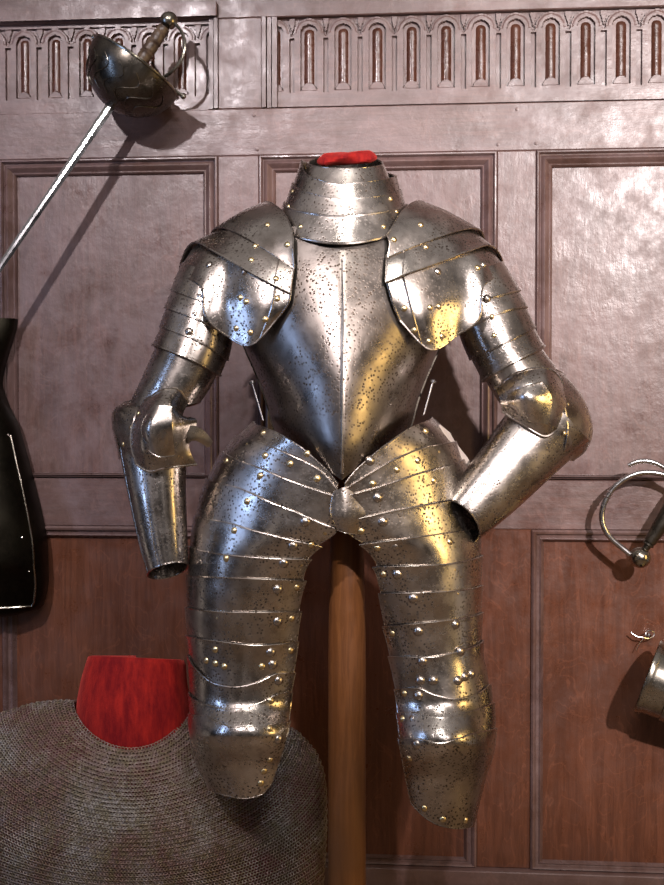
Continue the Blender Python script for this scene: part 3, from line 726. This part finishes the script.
V, Fc = [], []; B0 = GC+ax*(Rc*.6)
Lb = (tip-B0).length
for i in range(21):
    t = i/20; c = B0+ax*Lb*t; w = (5.0-2.6*t)*pxm; th = (1.6-.8*t)*pxm
    for a, b in ((-1, 0), (-.3, 1), (.3, 1), (1, 0), (.3, -1), (-.3, -1)): V.append(c+perp*w*a+third*th*b)
for i in range(20):
    for q in range(6): Fc.append((i*6+q, i*6+(q+1) % 6, (i+1)*6+(q+1) % 6, (i+1)*6+q))
Fc.append(tuple(range(6))); Fc.append(tuple(120+q for q in range(6)))
mesh('blade', V, Fc, M_bright, sw, sharp=.4)
V, Fc = [], []
for px, py in ((152, 62),):
    a = WP(px, py, -.01); b = WP(px, py, H-.006) ; tube(V, Fc, [a, b, b+Vector((0, 0, .0))], .0022, 8)
mesh('hanging_peg', V, Fc, M_black, sw)
# ------------------------------------------------------------------ ring-hilted sword at the right edge
s2 = empty('ring_hilt_sword', (0, 0, 0), 'sword hilt with curved steel knuckle ring and ball pommel at the right edge', 'sword')
H = .06; pm = (WP(640, 60, H)-WP(641, 60, H)).length
V, Fc = [], []; kb = [(690, 486), (664, 474), (638, 473), (614, 487), (602, 511), (607, 533), (630, 554)]
tube(V, Fc, [WP(*cr(kb, q/40), H) for q in range(41)], 3.0*pm, 10)
for a in (.54, .57):
    p = WP(*cr(kb, a), H); q = WP(*cr(kb, a+.01), H); lathe(V, Fc, p, q-p, [(-1*pm, 3*pm), (0, 4*pm), (1*pm, 3*pm)], 12)
mesh('knuckle_ring', V, Fc, M_bright, s2)
V, Fc = [], []; kb = [(628, 465), (638, 461), (650, 461), (664, 467), (684, 482)]
tube(V, Fc, [WP(*cr(kb, q/20), H+.01) for q in range(21)], [(2.2+.6*math.sin(q/20*PI))*pm for q in range(21)], 10); mesh('quillon', V, Fc, M_bright, s2)
P0, P1 = WP(640, 557, H), WP(700, 462, H); a2 = (P1-P0).normalized()
V, Fc = [], []; lathe(V, Fc, P0, a2, [(-11*pm, 0)]+[(-10.8*pm*math.cos(a), 11.2*pm*math.sin(a)) for a in [PI*q/14 for q in range(1, 14)]]+[(12*pm, 0)], 24); mesh('pommel', V, Fc, M_cuff, s2)
V, Fc = [], []; n = 30; Lg = (P1-P0).length
prof = [(9*pm, 3.5*pm), (14*pm, 4*pm), (15*pm, 6*pm), (17*pm, 6*pm), (18*pm, 5*pm)]+[((18+q*3.2)*pm, (6.0+2.4*math.sin(q/26*PI)+(.35 if q % 2 else 0))*pm) for q in range(27)]
lathe(V, Fc, P0, a2, prof, 18); mesh('grip', V, Fc, M_dark, s2)
V, Fc = [], []; tube(V, Fc, [WP(668, 512, -.01), WP(668, 512, H-.002)], .0022, 8); mesh('hanging_peg', V, Fc, M_black, s2)
# wire hook
V, Fc = [], []; pts = [(631, 632), (637, 636), (643, 637), (648, 638), (653, 636), (654, 632), (650, 630), (646, 632), (646, 635), (649, 636)]
tube(V, Fc, [WP(*cr(pts, q/40), .007+.004*math.sin(q*.22)) for q in range(41)], .0013, 6)
tube(V, Fc, [WP(649, 634, .012), WP(649, 634, -.01)], .0022, 6)
tube(V, Fc, [WP(636, 650, .004), WP(640, 642, .005), WP(644, 638, .006)], .0007, 6)
o = mesh('wire_hook', V, Fc, M_bright); o['label'] = 'small twisted wire hook on a nail in the lower right panel'; o['category'] = 'hook'
# steel cuff at the right edge
H = .070; V, Fc = [], []
ca, cb = WP(649, 676, H), WP(730, 706, H); a3 = (cb-ca); a3.z *= 1; a3 = a3.normalized(); a3 = (a3+Vector((0, -.22, 0))).normalized(); pm = .0018
rr = 36*pm
pr_o = [(-2*pm, rr+1.5*pm), (0, rr+2.2*pm), (3*pm, rr+1*pm), (6*pm, rr), (22*pm, rr-1*pm), (23*pm, rr+.8*pm), (26*pm, rr+.6*pm), (60*pm, rr*.86), (110*pm, rr*.7), (150*pm, rr*.66)]
pr_i = [(t, r-1.6*pm) for t, r in pr_o[::-1]]
lathe(V, Fc, ca, a3, pr_o+pr_i, 48, close=True); o = mesh('gauntlet_cuff', V, Fc, M_cuff)
V, Fc = [], []; q = ca+a3*60*pm; tube(V, Fc, [Vector((q.x, .012, q.z+.02)), Vector((q.x, q.y, q.z+.02))], .003, 8); mesh('hanging_peg', V, Fc, M_black, o)
o['label'] = 'open steel gauntlet cuff lying sideways at the lower right edge'; o['category'] = 'gauntlet'
# ------------------------------------------------------------------ black armour piece at the left edge
bp = empty('black_backplate', (0, 0, 0), 'black waisted metal plate with pale bowed rim hanging at the left edge', 'armour plate')
half = [(319, 46), (328, 45), (345, 40), (362, 35), (383, 31), (395, 34), (410, 40), (424, 47), (434, 50), (460, 57), (490, 65), (520, 72), (545, 76), (575, 77), (600, 73), (608, 66), (612, 50)]
BX = -27
V, Fc = [], []; ny, nx = 60, 40; rows = []
ys = [h[0] for h in half]; ws = [h[1] for h in half]
def bpp(y, u, e=0):
    w = hermite(ys, ws, y)+e; d = .105*math.sqrt(max(0, 1-u*u))**.9*(.28+.72*min(1, (y-319)/200)) * (1 if y < 560 else max(.4, 1-(y-560)/90))
    c = wallpt(BX+w*u, y, 0); return Vector((c.x, -.02-d, c.z))
for j in range(ny+1):
    y = 319+(612-319)*j/ny
    for i in range(nx+1): V.append(bpp(y, math.sin(-PI/2+PI*i/nx)))
nb = len(V)
for j in range(ny+1):
    for i in range(nx+1): V.append(V[j*(nx+1)+i]+Vector((0, .014, 0)))
w1 = nx+1
for j in range(ny):
    for i in range(nx):
        a = j*w1+i; Fc.append((a, a+1, a+w1+1, a+w1)); Fc.append((nb+a, nb+a+w1, nb+a+w1+1, nb+a+1))
for i in range(nx):
    Fc.append((i, nb+i, nb+i+1, i+1)); a = ny*w1+i; Fc.append((a, a+1, nb+a+1, nb+a))
for j in range(ny):
    a = j*w1; Fc.append((a, a+w1, nb+a+w1, nb+a)); a = j*w1+nx; Fc.append((a, nb+a, nb+a+w1, a+w1))
mesh('plate', V, Fc, M_black, bp)
V, Fc = [], []
tube(V, Fc, [bpp(434+164*q/26, .93)+Vector((0, -.001, 0)) for q in range(27)]+[bpp(602, .93*math.cos(PI*q/20))+Vector((0, -.001, 0)) for q in range(1, 20)]+
     [bpp(434+164*(26-q)/26, -.93)+Vector((0, -.001, 0)) for q in range(27)], .0022, 8)
mesh('rim', V, Fc, M_cuff, bp)
V, Fc = [], []
for px, py in ((4, 565), (10, 580), (36, 533), (18, 434), (41, 566), (0, 532)):
    u = (px-BX)/hermite(ys, ws, py)
    if abs(u) < .95: V, Fc = [], []; lathe(V, Fc, bpp(py, u), Vector((0, -1, 0)), [(0, .0022), (.0018, .0018), (.0026, 0)], 8); mesh('stud', V, Fc, M_cuff, bp)
V, Fc = [], []; c = wallpt(BX, 400, 0); tube(V, Fc, [Vector((c.x, .02, c.z)), Vector((c.x, -.09, c.z))], .003, 8); mesh('hanging_peg', V, Fc, M_black, bp)
# ------------------------------------------------------------------ light
def area(name, loc, target, size, power, color, sy=None):
    l = bpy.data.lights.new(name, 'AREA'); l.energy = power; l.color = color; l.size = size
    if sy: l.shape = 'RECTANGLE'; l.size_y = sy
    o = bpy.data.objects.new(name, l); COL.objects.link(o); o.location = loc
    o.rotation_euler = (Vector(target)-Vector(loc)).to_track_quat('-Z', 'Y').to_euler(); return o
def spot(name, loc, target, power, color, ang, rad=.035):
    l = bpy.data.lights.new(name, 'SPOT'); l.energy = power; l.color = color; l.spot_size = math.radians(ang); l.spot_blend = .6; l.shadow_soft_size = rad
    o = bpy.data.objects.new(name, l); COL.objects.link(o); o.location = loc
    o.rotation_euler = (Vector(target)-Vector(loc)).to_track_quat('-Z', 'Y').to_euler(); return o
spot('spotlight_right', (1.05, -2.7, 2.15), (.46, 0, 1.42), 420, (1, .88, .86), 40)
spot('spotlight_left', (-1.0, -2.6, 2.75), (-.58, 0, 1.3), 205, (1, .90, .93), 36)
area('ceiling_lamp', (.34, -2.4, 2.35), (.25, 0, 1.85), .2, 13, (1, .95, .98))
area('added_fill_light', (.1, -1.9, 2.8), (.0, -1.5, 0), .5, 18, (1, .94, .90))  # unseen area light, added to brighten the floor and the lower legs
area('window_left', (-2.3, -1.6, 1.5), (0, -.2, 1.2), .20, 10, (.36, .55, 1), 1.4)
area('lamp_right', (2.1, -1.2, 1.3), (.2, -.3, 1.2), .40, 14, (1, .66, .22), 1.0)
w = bpy.data.worlds.new('world'); bpy.context.scene.world = w; w.use_nodes = True; nt = w.node_tree
tc = N(nt, 'ShaderNodeTexCoord'); mp = N(nt, 'ShaderNodeMapping'); mp.inputs['Scale'].default_value = (4.0, 4.0, .8)
nt.links.new(tc.outputs['Generated'], mp.inputs[0])
n1 = noi(nt, mp.outputs[0], 1.6, 2, .5, .4)
c = ramp(nt, n1, [(.40, (.004, .004, .005)), (.50, (.03, .024, .022)), (.58, (.26, .22, .20)), (.68, (.60, .54, .52))])
bg = nt.nodes['Background']; sx = N(nt, 'ShaderNodeSeparateXYZ'); nt.links.new(tc.outputs['Generated'], sx.inputs[0])
c = mixc(nt, ramp(nt, sx.outputs[2], [(.35, 0.), (.8, 1.)]), c, (.30, .27, .26))
nt.links.new(c, bg.inputs[0]); bg.inputs[1].default_value = 1.0
sc = bpy.context.scene; sc.view_settings.view_transform = 'Standard'; sc.view_settings.look = 'None'; sc.view_settings.gamma = 1; sc.view_settings.exposure = 0
